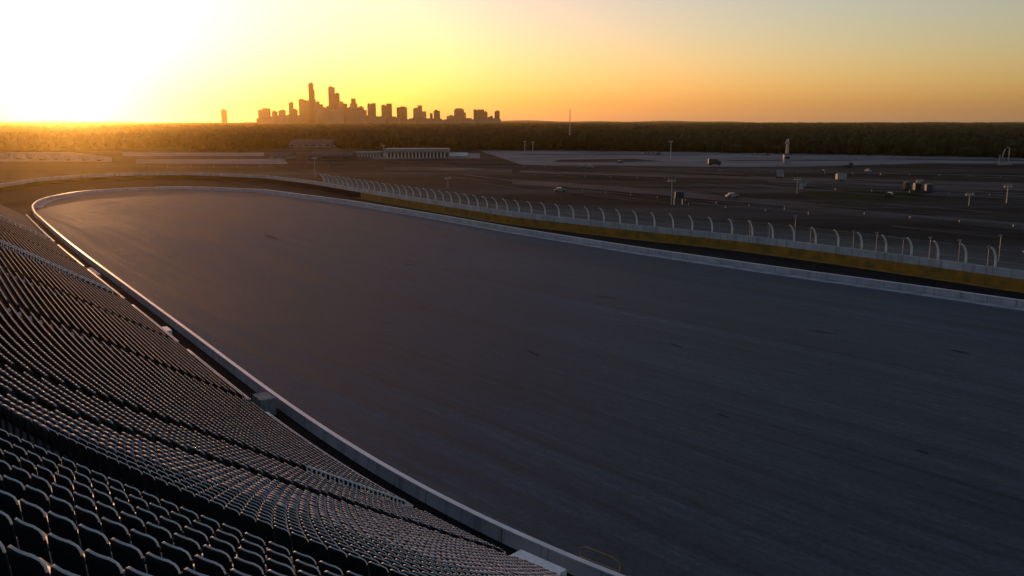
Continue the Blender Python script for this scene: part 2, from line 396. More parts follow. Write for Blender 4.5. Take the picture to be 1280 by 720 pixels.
# index of the place on the curve nearest a photo column
def s_at(x, y, z=2.7):
    p = at(x, y, z); i = int(np.hypot(Co[:, 0] - p[0], Co[:, 1] - p[1]).argmin()); return So[i]
s1, s2 = s_at(918, 293), s_at(1240, 334)
pitch = (s2 - s1) / 11
s_start = s_at(405, 228); k_lo = int((s1 - s_start) / pitch)
fence = empty('catch_fence', (float(np.interp(s1, So, Co[:, 0])), float(np.interp(s1, So, Co[:, 1])), 2.7))
fx, fy, fz = fence.location
proto_post = None; posts = []
for k in range(-k_lo, 11 + 7):
    s = s1 + k * pitch
    x, y = np.interp(s, So, Co[:, 0]), np.interp(s, So, Co[:, 1]); i = int(np.searchsorted(So, s)); i = min(i, len(So) - 1)
    n = No[i]; x += n[0] * .25; y += n[1] * .25
    if proto_post is None:
        proto_post = fence_post_mesh().build('fence_post', M['post'], fence, smooth=True); o = proto_post
    else:
        o = proto_post.copy(); col.objects.link(o); o.parent = fence
    o.location = (x - fx, y - fy, 0); o.rotation_euler = (0, 0, math.atan2(n[1], n[0]) - math.pi / 2); posts.append(s)
sA, sB = posts[0], posts[-1]
ii = [i for i in range(len(So)) if sA <= So[i] <= sB]
Cfn = Co[ii]; Nfn = No[ii]
prof = [(.25 + fence_prof(z), 2.7 + z) for z in (0, .7, 1.2, 1.6, 2.0, 2.4, 2.75, 3.0)]
net = bpy.data.materials.new('wire_mesh'); net.use_nodes = True; n_ = net.node_tree; bb = n_.nodes['Principled BSDF']
bb.inputs['Base Color'].default_value = (.40, .39, .39, 1); bb.inputs['Roughness'].default_value = .6
uvn = n_.nodes.new('ShaderNodeUVMap'); uvn.uv_map = 'UVMap'; sx = n_.nodes.new('ShaderNodeSeparateXYZ'); n_.links.new(uvn.outputs[0], sx.inputs[0])
al = []
for comp, k in (('X', 14.), ('Y', 14.)):
    a = n_.nodes.new('ShaderNodeMath'); a.operation = 'MULTIPLY'; a.inputs[1].default_value = k; n_.links.new(sx.outputs[comp], a.inputs[0])
    f_ = n_.nodes.new('ShaderNodeMath'); f_.operation = 'FRACT'; n_.links.new(a.outputs[0], f_.inputs[0])
    l = n_.nodes.new('ShaderNodeMath'); l.operation = 'LESS_THAN'; l.inputs[1].default_value = .22; n_.links.new(f_.outputs[0], l.inputs[0]); al.append(l)
mx = n_.nodes.new('ShaderNodeMath'); mx.operation = 'MAXIMUM'; n_.links.new(al[0].outputs[0], mx.inputs[0]); n_.links.new(al[1].outputs[0], mx.inputs[1]); n_.links.new(mx.outputs[0], bb.inputs['Alpha'])
mb, u_ = sweep(Cfn, Nfn, prof); zz = [0, .7, 1.2, 1.62, 2.07, 2.6, 3.1, 3.6]
u_ = [(a, zz[b]) for a, b in u_]; rel(mb, fence); netting = mb.build('netting', net, fence, uv=u_)
for zc in (.9, 1.9, 2.9):
    cb = MB(); cb.tube([(c[0] + n[0] * (.25 + fence_prof(zc) - .04), c[1] + n[1] * (.25 + fence_prof(zc) - .04), 2.7 + zc) for c, n in zip(Cfn[::2], Nfn[::2])], .022, 4)
    rel(cb, fence).build('cable', M['steel'], fence)
tag(fence, 'tall wire catch fence with curved pale posts on the outer wall', 'fence')

# short stub lights standing behind the fence
sp = MB().tube([(0, 0, 0), (0, 0, 6.4)], [.07, .05], 6)
lamp_root = empty('track_light', (0, 0, 0)); sp.build('pole', M['steel'], lamp_root)
MB().box((0, -.2, 6.35), (.4, .5, .3)).build('lamp_head', M['grey'], lamp_root)
stub_px = [(915, 273), (938, 275), (962, 280), (995, 268), (1014, 283), (1068, 287), (1097, 287), (1130, 295), (1164, 293), (1201, 295), (1237, 303), (1252, 290)]
for i, (px, py) in enumerate(stub_px):
    # stand 9 m beyond the wall; size from where the line of sight crosses that line
    p = at(px, py, 5.2); j = int(np.hypot(Co[:, 0] - p[0], Co[:, 1] - p[1]).argmin())
    o = lamp_root if i == 0 else copy_tree(lamp_root, (0, 0, 0), 0)
    o.location = (p[0], p[1], -2.0 + .5 * rng.random()); o.rotation_euler = (0, 0, math.atan2(No[j][1], No[j][0]) - math.pi / 2)
    tag(o, 'small pole light behind the catch fence, number %s from the left of its row' % ['one', 'two', 'three', 'four', 'five', 'six', 'seven', 'eight', 'nine', 'ten', 'eleven', 'twelve'][i], 'light', 'small pole lights behind the catch fence')

# ------------------------------------------------------------------ grandstand
PIT = .72; PLOW = .62
def seat_z(d): return 16.8 - (27.5 - d) * .618 if d <= 27.8 else 18.2 + (d - 29.8) * .60
low_rows = [27.5 - PLOW * i for i in range(40)]                   # lower tier, top row first
up_rows = [29.8 + PIT * j for j in range(19)]                  # upper tier, front row first
SEAT_TOP = .86
prof = [(2.75, .0), (2.75, seat_z(low_rows[-1]) - SEAT_TOP)]
for d_ in low_rows[::-1]:
    z = seat_z(d_) - SEAT_TOP; prof.append((d_ + .15, z))
    prof.append((d_ + .15, seat_z(d_ + PLOW) - SEAT_TOP if d_ < 27.4 else z))
zt = seat_z(27.5) - SEAT_TOP
prof[-1] = (27.8, zt); prof.append((29.1, zt)); prof.append((29.1, seat_z(29.8) - SEAT_TOP))
for d_ in up_rows:
    z = seat_z(d_) - SEAT_TOP; prof.append((d_ + .17, z)); prof.append((d_ + .17, seat_z(d_ + PIT) - SEAT_TOP))
zb = prof[-1][1]; prof += [(47.3, zb), (47.3, zb + 1.1), (47.6, zb + 1.1), (47.6, 0)]
S0, S1 = -60., 270.
gi = [i for i in range(len(Sl)) if S0 <= Sl[i] <= S1]
Cg, Ng, Sg = Clong[gi], Nl[gi], Sl[gi]
stand = empty('grandstand', (float(Cg[0][0]), float(Cg[0][1]), 0))
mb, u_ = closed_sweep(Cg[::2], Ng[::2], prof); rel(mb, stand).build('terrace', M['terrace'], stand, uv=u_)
def plan(s, d, z): return Vector((np.interp(s, Sl, Clong[:, 0]) + np.interp(s, Sl, Nl[:, 0]) * d, np.interp(s, Sl, Clong[:, 1]) + np.interp(s, Sl, Nl[:, 1]) * d, z))
def heading(s): return math.atan2(np.interp(s, Sl, Nl[:, 1]), np.interp(s, Sl, Nl[:, 0]))
aisles = [(-34, 1.5), (-8, 1.5), (20, 1.5), (53.6, 1.3), (61.5, 1.5), (87, 1.5), (111, 1.4), (138.5, 2.2), (171, 1.6), (206, 3.0)]
gaps = [(a - w_ / 2 - .6, a + w_ / 2 + .6) for a, w_ in aisles]
def segs(lo, hi, holes):
    out = []; c = lo
    for a, b in sorted(holes):
        if b < lo or a > hi: continue
        if a > c: out.append((c, a))
        c = b
    if c < hi: out.append((c, hi))
    return out
# front parapet in runs, open at the stair mouths
for a, b in segs(S0 + .5, S1 - .5, gaps):
    k = [i for i in range(len(Sl)) if a <= Sl[i] <= b]
    if len(k) < 3: continue
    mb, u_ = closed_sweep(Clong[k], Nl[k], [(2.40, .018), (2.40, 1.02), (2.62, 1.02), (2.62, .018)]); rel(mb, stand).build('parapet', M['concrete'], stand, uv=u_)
    mb, u_ = closed_sweep(Clong[k], Nl[k], [(2.36, 1.024), (2.36, 1.09), (2.66, 1.09), (2.66, 1.024)]); rel(mb, stand).build('parapet_cap', M['top_white'], stand, uv=u_)
    r_ = MB().tube([plan(Sl[i], 2.5, 1.16) for i in k[::3]], .045, 5); rel(r_, stand).build('handrail', M['steel'], stand)
# aisle steps
for s_, w_ in aisles:
    hd = heading(s_)
    for rows in (low_rows, up_rows):
        st = MB()
        for d_ in rows:
            if rows is up_rows and d_ > 44: continue
            z = seat_z(d_) - SEAT_TOP; p = plan(s_, d_ - .02, z)
            st.box((p[0], p[1], z + .004), (.36, w_ - .1, .26), hd)
        rel(st, stand).build('steps', M['concrete'], stand)
# stair-mouth landings: pale blocks seen at the foot of some aisles
def landing(s_, size, z0=.02, m='white'):
    p = plan(s_, 2.2, 0); return rel(MB().box((p[0], p[1], z0), size, heading(s_)), stand).build('landing', M[m], stand)
landing(53.0, (1.2, 3.2, 1.1)); landing(120, (1.0, 2.4, 1.0)); landing(167, (1.2, 8, 1.0), m='concrete')
kb = plan(88, 1.6, 0); rel(MB().box((kb[0], kb[1], .02), (1.3, 2.2, 1.45), heading(88), .96), stand).build('service_box', M['grey'], stand)
# railing with balusters beside the stairs in mid stand
def stair_rail(s_, d0, d1, step, h, r):
    bl = MB(); tp = []
    for k in range(int((d1 - d0) / step)):
        d_ = d0 + k * step; z = seat_z(d_) - SEAT_TOP; p = plan(s_, d_, z - .1); bl.tube([p, p + Vector((0, 0, h))], r, 4); tp.append(p + Vector((0, 0, h)))
    bl.tube(tp, r * 1.2, 5); rel(bl, stand).build('stair_railing', M['post'], stand)
stair_rail(59.9, 5.2, 11.6, .26, 1.25, .04)
stair_rail(137.0, 4.5, 20, .6, 1.25, .05); stair_rail(140.0, 4.5, 20, .6, 1.25, .05)
stair_rail(204.4, 3.5, 18, .8, 1.2, .06)
tag(stand, 'steep dark stepped grandstand sweeping along the near side of the track', 'grandstand')

# ------------------------------------------------------------------ seats
def seat_back_mesh(mb_w=.44, h0=.36, h1=.87, t=.042, nx=10, nz=10, r=.095):
    """curved plastic shell, rounded upper corners; seat faces -Y (the track), backrest around y=0"""
    m = MB(); rows = []
    for j in range(nz + 1):
        z = h0 + (h1 - h0) * (1 - (1 - j / nz) ** 1.35)
        e = max(0, z - (h1 - r)); hw = mb_w / 2 - r + math.sqrt(max(0, r * r - e * e)) if e > 0 else mb_w / 2
        hw -= .02 * max(0, (h0 + .12 - z) / .12)
        rows.append((z, hw))
    def y(x, z, hw): return .10 * (z - h0) - .03 * (x / (mb_w / 2)) ** 2
    F_, B_ = [], []
    for sgn, L in ((-1, F_), (1, B_)):
        for j, (z, hw) in enumerate(rows):
            for i in range(nx + 1):
                x = -hw + 2 * hw * i / nx; L.append(len(m.v)); edge = (i in (0, nx)) or j == nz
                m.v.append((x * (1 if edge else 1), y(x, z, hw) + sgn * (t / 2) * (.55 if edge else 1), z - (.004 if j == nz else 0)))
    W = nx + 1
    for j in range(nz):
        for i in range(nx):
            a, b, c, d2 = F_[j*W+i], F_[j*W+i+1], F_[(j+1)*W+i+1], F_[(j+1)*W+i]; m.f.append((a, b, c, d2))
            a, b, c, d2 = B_[j*W+i], B_[j*W+i+1], B_[(j+1)*W+i+1], B_[(j+1)*W+i]; m.f.append((a, d2, c, b))
    # rolled rim, kept as a mesh of its own
    shell = m; m = MB(); m.v = list(shell.v); keep = shell
    loop = [(j, 0) for j in range(nz + 1)] + [(nz, i) for i in range(1, nx)] + [(j, nx) for j in range(nz, -1, -1)]
    rim = []
    for (j, i) in loop:
        z, hw = rows[j]; x = -hw + 2 * hw * i / nx
        ox = (-.008 if i == 0 else .008 if i == nx else 0) * (1 if j < nz else .6); oz = .014 if j == nz else 0
        rim.append(len(m.v)); m.v.append((x + ox, y(x, z, hw), z + oz))
    for k in range(len(loop) - 1):
        (j0, i0), (j1, i1) = loop[k], loop[k+1]
        m.f.append((F_[j0*W+i0], F_[j1*W+i1], rim[k+1], rim[k])); m.f.append((rim[k], rim[k+1], B_[j1*W+i1], B_[j0*W+i0]))
    bot = [F_[i] for i in range(W)] + [rim[-1]] + [B_[i] for i in range(W - 1, -1, -1)] + [rim[0]]
    m.f.append(tuple(bot[::-1]))
    # split: the upper edge carries the painted sky highlight, everything else belongs to the shell
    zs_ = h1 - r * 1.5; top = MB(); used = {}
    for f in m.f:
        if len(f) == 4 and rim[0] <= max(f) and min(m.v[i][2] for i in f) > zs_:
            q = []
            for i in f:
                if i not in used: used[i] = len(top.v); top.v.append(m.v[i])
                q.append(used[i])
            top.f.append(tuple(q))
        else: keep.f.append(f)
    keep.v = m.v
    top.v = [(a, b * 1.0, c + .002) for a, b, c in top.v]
    return keep, top
def seat_pan_mesh(t=.03, nx=6, ny=6):
    m = MB(); W = nx + 1
    for s_ in (1, 0):
        for j in range(ny + 1):
            v = j / ny
            for i in range(nx + 1):
                u = -1 + 2 * i / nx; hw = .215 - .03 * v ** 4
                z = .42 + .05 * v - .02 * (1 - u * u) - (.05 * max(0, v - .85) / .15) - (0 if s_ else t) - (.0)
                m.v.append((u * hw, .0 - .44 * v, z))
    K = W * (ny + 1)
    for j in range(ny):
        for i in range(nx):
            a = j*W+i; m.f.append((a, a + W, a + W + 1, a + 1)); m.f.append((K + a, K + a + 1, K + a + W + 1, K + a + W))
    per = [i for i in range(W)] + [j*W+nx for j in range(1, ny+1)] + [ny*W+i for i in range(nx-1, -1, -1)] + [j*W for j in range(ny-1, 0, -1)]
    for k in range(len(per)):
        a, b = per[k], per[(k+1) % len(per)]; m.f.append((a, b, K + b, K + a))
    return m
seat0 = empty('stadium_seat')
sb_, st_ = seat_back_mesh(); sb_.build('backrest', M['seat'], seat0, smooth=True); st_.build('edge_highlight', M['rim'], seat0, smooth=True)  # pale upper edge is a highlight put into the colour
seat_pan_mesh().build('seat_pan', M['pan'], seat0, smooth=True)
lg = MB()
lg.box((0, -.10, 0), (.05, .06, .41)); lg.box((0, -.12, 0), (.20, .16, .012)); lg.box((0, -.16, .36), (.10, .32, .035)); lg.build('leg', M['darkmetal'], seat0)
SP_ = .47; SPU = .50
allseats = []                                                 # (row key, s, x, y, z, angle)
def row_positions(d_, sp=.47):
    Q = Clong + Nl * d_; ss = np.r_[0, np.cumsum(np.hypot(*np.diff(Q, axis=0).T))]
    n = int((ss[-1]) / sp); t = np.arange(n) * sp + .25
    return np.interp(t, ss, Sl), np.interp(t, ss, Q[:, 0]), np.interp(t, ss, Q[:, 1]), np.interp(t, ss, Nl[:, 0]), np.interp(t, ss, Nl[:, 1])
for tier, rows in (('l', low_rows), ('u', up_rows)):
    for ri, d_ in enumerate(rows):
        s_, x_, y_, a_, b_ = row_positions(d_, SPU if tier == 'u' else SP_)
        z = seat_z(d_) - SEAT_TOP
        for k in range(len(s_)):
            if not (S0 + .6 < s_[k] < 204): continue
            if any(abs(s_[k] - a) < w2 / 2 + .1 for a, w2 in aisles): continue
            if math.hypot(x_[k], y_[k]) < 1.25: continue
            if tier == 'u' and (x_[k] > 26 or d_ > 42): continue
            ang = math.atan2(b_[k], a_[k]) - math.pi / 2
            allseats.append((tier, ri, float(s_[k]), float(x_[k]), float(y_[k]), z, ang))
def vis(t):
    px, py, dz = proj((t[3], t[4], t[5] + .85)); return dz > .3 and -25 < px < 1290 and -10 < py < 735
near = sorted([t for t in allseats if vis(t)], key=lambda t: math.hypot(t[3], t[4], t[5] + .8 - H))[:300]
nearset = set(id(t) for t in near)
ORD = ['first', 'second', 'third', 'fourth', 'fifth', 'sixth', 'seventh', 'eighth', 'ninth', 'tenth', 'eleventh', 'twelfth']
byrow = {}
for t in near: byrow.setdefault((t[0], t[1]), []).append(t)
first = True
for (tier, ri), L in sorted(byrow.items()):
    L.sort(key=lambda t: proj((t[3], t[4], t[5] + .85))[0])
    for k, t in enumerate(L):
        o = seat0 if first else copy_tree(seat0, (0, 0, 0), 0); first = False
        o.location = (t[3], t[4], t[5]); o.rotation_euler = (0, 0, t[6] + R(rng.uniform(-1.2, 1.2)))
        rw = ordinal(ri + 1)
        if tier == 'u': lab = '%s seat from the left frame edge in the %s row above the cross aisle' % (ordinal(k + 1), rw)
        else: lab = '%s seat from the left frame edge in the %s row below the cross aisle' % (ordinal(k + 1), rw)
        tag(o, lab, 'seat', 'seats nearest the camera in the grandstand')
# the thousands farther off, as one object
v0 = []; f0 = []
def add(v, f):
    k = len(v0); v0.extend(v); f0.extend([tuple(i + k for i in q) for q in f])
ol = [(-.21, .38), (.21, .38), (.222, .77), (.16, .86), (-.16, .86), (-.222, .77)]
vb = [(x, .10 * (z - .4) - .05 * (x / .24) ** 2 - .03, z) for x, z in ol] + [(x, .10 * (z - .4) - .05 * (x / .24) ** 2 + .03, z) for x, z in ol]
add(vb, [(0, 1, 2, 3, 4, 5), (11, 10, 9, 8, 7, 6)] + [(i, i + 6, (i + 1) % 6 + 6, (i + 1) % 6) for i in range(6)])
pn = MB(); pn.raw([(-.21, -.06, .40), (.21, -.06, .40), (.23, -.16, .42), (-.23, -.16, .42), (-.21, -.03, .72), (.21, -.03, .72), (.21, -.10, .76), (-.21, -.10, .76)], [(0, 3, 2, 1), (4, 5, 6, 7), (0, 1, 5, 4), (1, 2, 6, 5), (2, 3, 7, 6), (3, 0, 4, 7)]); add(pn.v, pn.f)
lgb = MB().box((0, -.10, 0), (.05, .06, .41)); add(lgb.v, lgb.f[2:])
V0 = np.array(v0)
rest = [t for t in allseats if id(t) not in nearset]
n = len(rest); T_ = np.array([[t[3], t[4], t[5], t[6]] for t in rest])
ang = T_[:, 3] + nr.normal(0, .03, n); ca, sa_ = np.cos(ang), np.sin(ang); jz = nr.normal(0, .008, n)
X = V0[None, :, 0] * ca[:, None] - V0[None, :, 1] * sa_[:, None] + T_[:, 0:1]
Y = V0[None, :, 0] * sa_[:, None] + V0[None, :, 1] * ca[:, None] + T_[:, 1:2]
Z = V0[None, :, 2] + T_[:, 2:3] + jz[:, None]
V = np.stack([X, Y, Z], -1).reshape(-1, 3)
K = len(V0)
def bulk_mesh(name, V, faces0, K, n, m, smooth_=False, m2=None, mi0=None):
    lens = np.array([len(f) for f in faces0]); flat = np.concatenate([np.array(f) for f in faces0])
    loops = (flat[None, :] + (np.arange(n) * K)[:, None]).ravel(); tot = np.tile(lens, n); start = np.r_[0, np.cumsum(tot)[:-1]]
    me = bpy.data.meshes.new(name); me.vertices.add(len(V)); me.vertices.foreach_set('co', V.ravel())
    me.loops.add(len(loops)); me.loops.foreach_set('vertex_index', loops.astype(np.int32))
    me.polygons.add(len(tot)); me.polygons.foreach_set('loop_start', start.astype(np.int32))
    if smooth_: me.polygons.foreach_set('use_smooth', [True] * len(tot))
    me.materials.append(m)
    if m2: me.materials.append(m2); me.polygons.foreach_set('material_index', np.tile(np.array(mi0, np.int32), n))
    me.update(calc_edges=True)
    o = bpy.data.objects.new(name, me); col.objects.link(o); return o
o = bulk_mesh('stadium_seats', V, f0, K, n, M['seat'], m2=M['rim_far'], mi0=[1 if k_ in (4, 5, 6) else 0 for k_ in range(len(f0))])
tag(o, 'thousands of dark plastic seats filling the grandstand rows down to the wall', 'seats', kind='stuff')
print('seats', len(allseats), 'near', len(near))

# yellow pipe rail on the track side of the barrier at the bottom of the view
yr = empty('pipe_rail', at(757, 707, 0))
o0 = Vector(yr.location)
pA, pB, pC, pD = at(737, 704, 1.1) , at(745, 692, 1.75), at(766, 698, 1.75), at(781, 709, 1.1)
ym = MB(); base = lambda p: Vector((p[0], p[1], 0))
sD = 47.0
ps = [plan(s_, -.55, z_) for s_, z_ in ((52.2, .03), (52.2, 1.25), (51.8, 1.42), (50.0, 1.42), (49.6, 1.25), (49.6, .03))]
yr.location = plan(50.7, -.55, 0); ym.tube(ps, .032, 6); rel(ym, yr).build('rail_frame', M['yellow'], yr)
y2 = MB().tube([plan(52.2, -.55, .75), plan(49.6, -.55, .75)], .024, 6); rel(y2, yr).build('crossbar', M['yellow'], yr)
tag(yr, 'yellow pipe rail beside the barrier at the bottom of the view', 'rail')

# ------------------------------------------------------------------ infield furniture
def pole(name, px, top, base_y, r, label, cat='pole', head=None, parts='mast'):
    b = at(px, base_y); h = H + (152 - top) / F * b[1] * 1.0; o = empty(name, b)
    MB().tube([(0, 0, 0), (0, 0, h)], [r, r * .5], 7).build(parts, M['steel'], o)
    if head: head(o, h)
    tag(o, label, cat); return o, h
def floods(o, h):
    MB().box((0, 0, h - .3), (2.4, .25, .25)).build('crossarm', M['steel'], o)
    for k in (-.9, 0, .9): MB().box((k, -.25, h), (.55, .4, .5)).build('floodlight', M['grey'], o)
pole('radio_mast', 712, 136, 187, .45, 'tall thin mast at the forest edge, taller than every other pole', 'mast')
pole('light_pole', 839, 224, 256, .16, 'light pole beside the dark scoreboard box in the infield', 'light pole', floods)
pole('light_pole', 996, 222, 242, .16, 'light pole left of the infield grass, beside the round frame', 'light pole', floods)
pole('light_pole', 1258, 231, 254, .16, 'light pole near the right frame edge, above the infield road', 'light pole', floods)
pole('light_pole', 1211, 241, 257, .13, 'short light pole right of the grass patch on the infield road', 'light pole', floods)
pole('light_pole', 838, 176, 200, .35, 'light pole on the pale lot left of the dark truck', 'light pole', floods)
pole('light_pole', 656, 176, 189, .35, 'leftmost of the two light poles before the forest, left of the mast', 'light pole', floods)
pole('light_pole', 666, 177, 189, .30, 'right one of the two light poles standing left of the tall mast', 'light pole', floods)
pole('light_pole', 560, 221, 236, .12, 'light pole behind the start of the catch fence', 'light pole', floods)
pole('light_pole', 394, 196, 222, .14, 'lone light pole just left of where the catch fence begins', 'light pole', floods)
pole('light_pole', 1149, 224, 237, .13, 'light pole behind the grass patch beside the trailer row', 'light pole', floods)
pole('light_pole', 480, 181, 197, .3, 'light pole in front of the colonnaded pit building', 'light pole', floods)

# scoreboard box on legs
b = at(848, 256); o = empty('scoreboard', b)
MB().box((.2, 0, .9 + 1), (2.5, 1.0, 1.9)).build('display_box', M['darkmetal'], o)
for k in (-1.3, 1.1): MB().tube([(k, 0, 0), (k, 0, 2.6)], .12, 6).build('leg', M['post'], o)
tag(o, 'dark scoreboard box on pale legs in the middle of the infield', 'scoreboard')

# timing tower
b = at(983, 204.5); s_ = b[1] / F; o = empty('timing_tower', b)
MB().box((0, 0, 0), (8 * s_, 6 * s_, 11 * s_)).build('cabin', M['dull_white'], o)
MB().box((0, 0, 11 * s_), (9.5 * s_, 7 * s_, .8 * s_)).build('roof', M['roof'], o)
MB().box((0, -3.05 * s_, 6 * s_), (6 * s_, .1, 2.6 * s_)).build('window', M['glass'], o)
lt = MB(); hw = 1.3 * s_
for dx in (-hw, hw):
    for dy in (-hw, hw): lt.tube([(dx, dy, 11.8 * s_), (dx * .6, dy * .6, 30 * s_)], .12, 5)
for k in range(6):
    z0_, z1_ = (12 + 3 * k) * s_, (15 + 3 * k) * s_; sg = 1 if k % 2 else -1
    lt.tube([(-hw * sg, -hw, z0_), (hw * sg, -hw, z1_)], .08, 4); lt.tube([(-hw * sg, hw, z0_), (hw * sg, hw, z1_)], .08, 4)
lt.build('lattice_mast', M['steel'], o)
MB().box((0, 0, 24 * s_), (5 * s_, 2.5 * s_, 3 * s_)).build('antenna_box', M['grey'], o)
tag(o, 'white timing tower with lattice mast on the pale lot', 'tower')

# gantry at the right edge
b = at(1255, 206); s_ = b[1] / F; o = empty('gantry', b)
for k in (-6, -2.5, 5): MB().tube([(k * s_, 0, 0), (k * s_, 0, (20 if k > 0 else 12) * s_)], .28, 6).build('post', M['dull_white'], o)
MB().tube([(-2.5 * s_, 0, 12 * s_), (-.5 * s_, 0, 19 * s_), (2 * s_, 0, 22 * s_), (5 * s_, 0, 20 * s_)], .3, 6).build('arch', M['dull_white'], o)
MB().box((1 * s_, 0, 0), (16 * s_, 3 * s_, 3 * s_)).build('platform', M['dull_white'], o)
tag(o, 'pale arched gantry on a platform near the right frame edge', 'gantry')

# round frame (satellite dish) by the grass
b = at(1003, 236); o = empty('satellite_dish', b)
dm = MB(); k0_ = 14
for rr, zz in ((.05, 0), (.7, .10), (1.25, .35), (1.45, .52)):
    for j in range(k0_):
        a = 2 * math.pi * j / k0_; dm.v.append((rr * math.cos(a), -zz, 2.0 + rr * math.sin(a)))
for r_ in range(3):
    for j in range(k0_): dm.f.append((r_*k0_+j, r_*k0_+(j+1) % k0_, (r_+1)*k0_+(j+1) % k0_, (r_+1)*k0_+j))
ds = dm.build('dish', M['dull_white'], o, smooth=True)
sm = ds.modifiers.new('thickness', 'SOLIDIFY'); sm.thickness = .06
MB().tube([(0, .1, 0), (0, .1, 2.0)], .1, 6).build('stand', M['steel'], o)
tag(o, 'round pale dish beside the pole left of the grass patch', 'dish')

def vehicle(kind, px, py, w_px, paint, label, rz=0., group=None):
    b = at(px, py); s_ = b[1] / F; L = w_px * s_; o = empty(kind, b, rz)
    if kind in ('truck', 'flatbed_truck'):
        MB().box((-.14 * L, 0, .9), (.70 * L, 2.4, 2.6 if kind == 'truck' else .5)).build('cargo_box' if kind == 'truck' else 'flat_bed', paint, o)
        cb = MB(); cb.box((.36 * L, 0, .6), (.24 * L, 2.3, 1.2)); cb.box((.34 * L, 0, 1.8), (.19 * L, 2.2, .8), 0, .85); cb.build('cab', M['darkmetal'] if paint is M['darkmetal'] else M['white'], o)
        MB().box((0, 0, .5), (.95 * L, 1.1, .35)).build('chassis', M['rubber'], o)
        ws = (-.36, -.24, .36)
    elif kind == 'trailer':
        MB().box((0, 0, .6), (.94 * L, 2.4, 2.3)).build('body', paint, o); MB().box((0, 0, 2.92), (.6 * L, 2.0, .18)).build('roof_hatch', M['grey'], o)
        MB().tube([(.47 * L, 0, .7), (.6 * L, 0, .6)], .1, 5).build('hitch', M['darkmetal'], o); ws = (-.08, .1)
    else:
        L = max(L, 4.0); bd = MB(); bd.box((0, 0, .35), (L, 1.75, .62), 0, .97); bd.build('body', paint, o)
        MB().box((-.05 * L, 0, .975), (.55 * L, 1.55, .5), 0, .8).build('cabin', M['glass'], o); ws = (-.32, .32)
    for wx in ws:
        for wy in (-1, 1):
            hw_ = 1.05 if kind != 'parked_car' else .82
            MB().tube([(wx * L, wy * (hw_ - .1), .38), (wx * L, wy * (hw_ + .12), .38)], .38, 10).build('wheel', M['rubber'], o)
    tag(o, label, kind.replace('_', ' ').replace('parked ', ''), group); return o
vehicle('truck', 893, 206.5, 16, M['darkmetal'], 'dark truck parked on the pale lot right of the light pole', 0)
vehicle('flatbed_truck', 1061, 209.5, 10, M['darkmetal'], 'dark flatbed truck at the lower edge of the pale lot', R(30))
vehicle('truck', 975, 223, 9, M['dull_white'], 'white box truck on dark ground below the timing tower', R(60))
vehicle('trailer', 1051, 226, 12, M['dull_white'], 'white trailer parked alone behind the grass patch', 0)
vehicle('trailer', 573, 196, 24, M['white'], 'long white trailer right of the colonnaded pit building', 0)
for i, (px, py, wp, p_) in enumerate([(1133, 238, 7, 'roof'), (1146, 239.5, 8, 'darkmetal'), (1160, 241, 8, 'blue')]):
    vehicle('trailer', px, py, wp, M[p_], ['grey trailer at the left end of the row behind the grass', 'dark trailer in the middle of the row behind the grass', 'dark blue trailer at the right end of the row behind the grass'][i], R(-6), 'trailers behind the grass')
left_tr = [(6, 198), (22, 199), (38, 198.5), (52, 200), (70, 199), (86, 200.5), (105, 200.5), (124, 201)]
nm = ['at the left frame edge', 'second from the left frame edge', 'third from the left frame edge', 'fourth from the left frame edge', 'fifth from the left frame edge', 'sixth from the left frame edge', 'seventh from the left frame edge', 'at the right end']
for i, (px, py) in enumerate(left_tr):
    vehicle('trailer', px, py, 10, M['dull_white' if i % 3 else 'grey'], '%s trailer in the row under the setting sun, %s' % ('white' if i % 3 else 'grey', nm[i]), R(rng.uniform(-8, 8)), 'trailers parked under the sun')
cars_px = [(806, 193), (811, 193.2), (816, 193), (823, 193.4), (940, 193.6), (946, 194), (952, 194), (958, 194.3), (775, 203.8), (726, 209.5), (737, 210), (1028, 216), (1085, 215), (700, 240), (915, 247), (1112, 246)]
spots = ['first car from the left in the short row on the far lot', 'second car in the short row on the far lot', 'third car in the short row on the far lot', 'last car of the short row on the far lot',
         'first car left of the timing tower on the far edge', 'second car of the group left of the timing tower', 'third car of the group left of the timing tower', 'car nearest the timing tower in its group',
         'dark car beside the dirt strip on the pale lot', 'left car of the pair below the pale lot', 'right car of the pair below the pale lot', 'car alone on dark ground right of the timing tower', 'car alone below the right part of the pale lot',
         'car alone on the road behind the catch fence middle', 'car on the infield road right of the scoreboard', 'car beside the lower edge of the grass patch']
for i, (px, py) in enumerate(cars_px):
    c_ = ['dull_white', 'grey', 'dull_white', 'darkmetal'][i % 4] if i != 8 else 'darkmetal'
    vehicle('parked_car', px, py, 4, M[c_], {'dull_white': 'white ', 'grey': 'grey ', 'darkmetal': 'dark '}[c_] + spots[i].replace('dark car', 'car'), R(rng.uniform(0, 180)), 'cars parked in the infield')

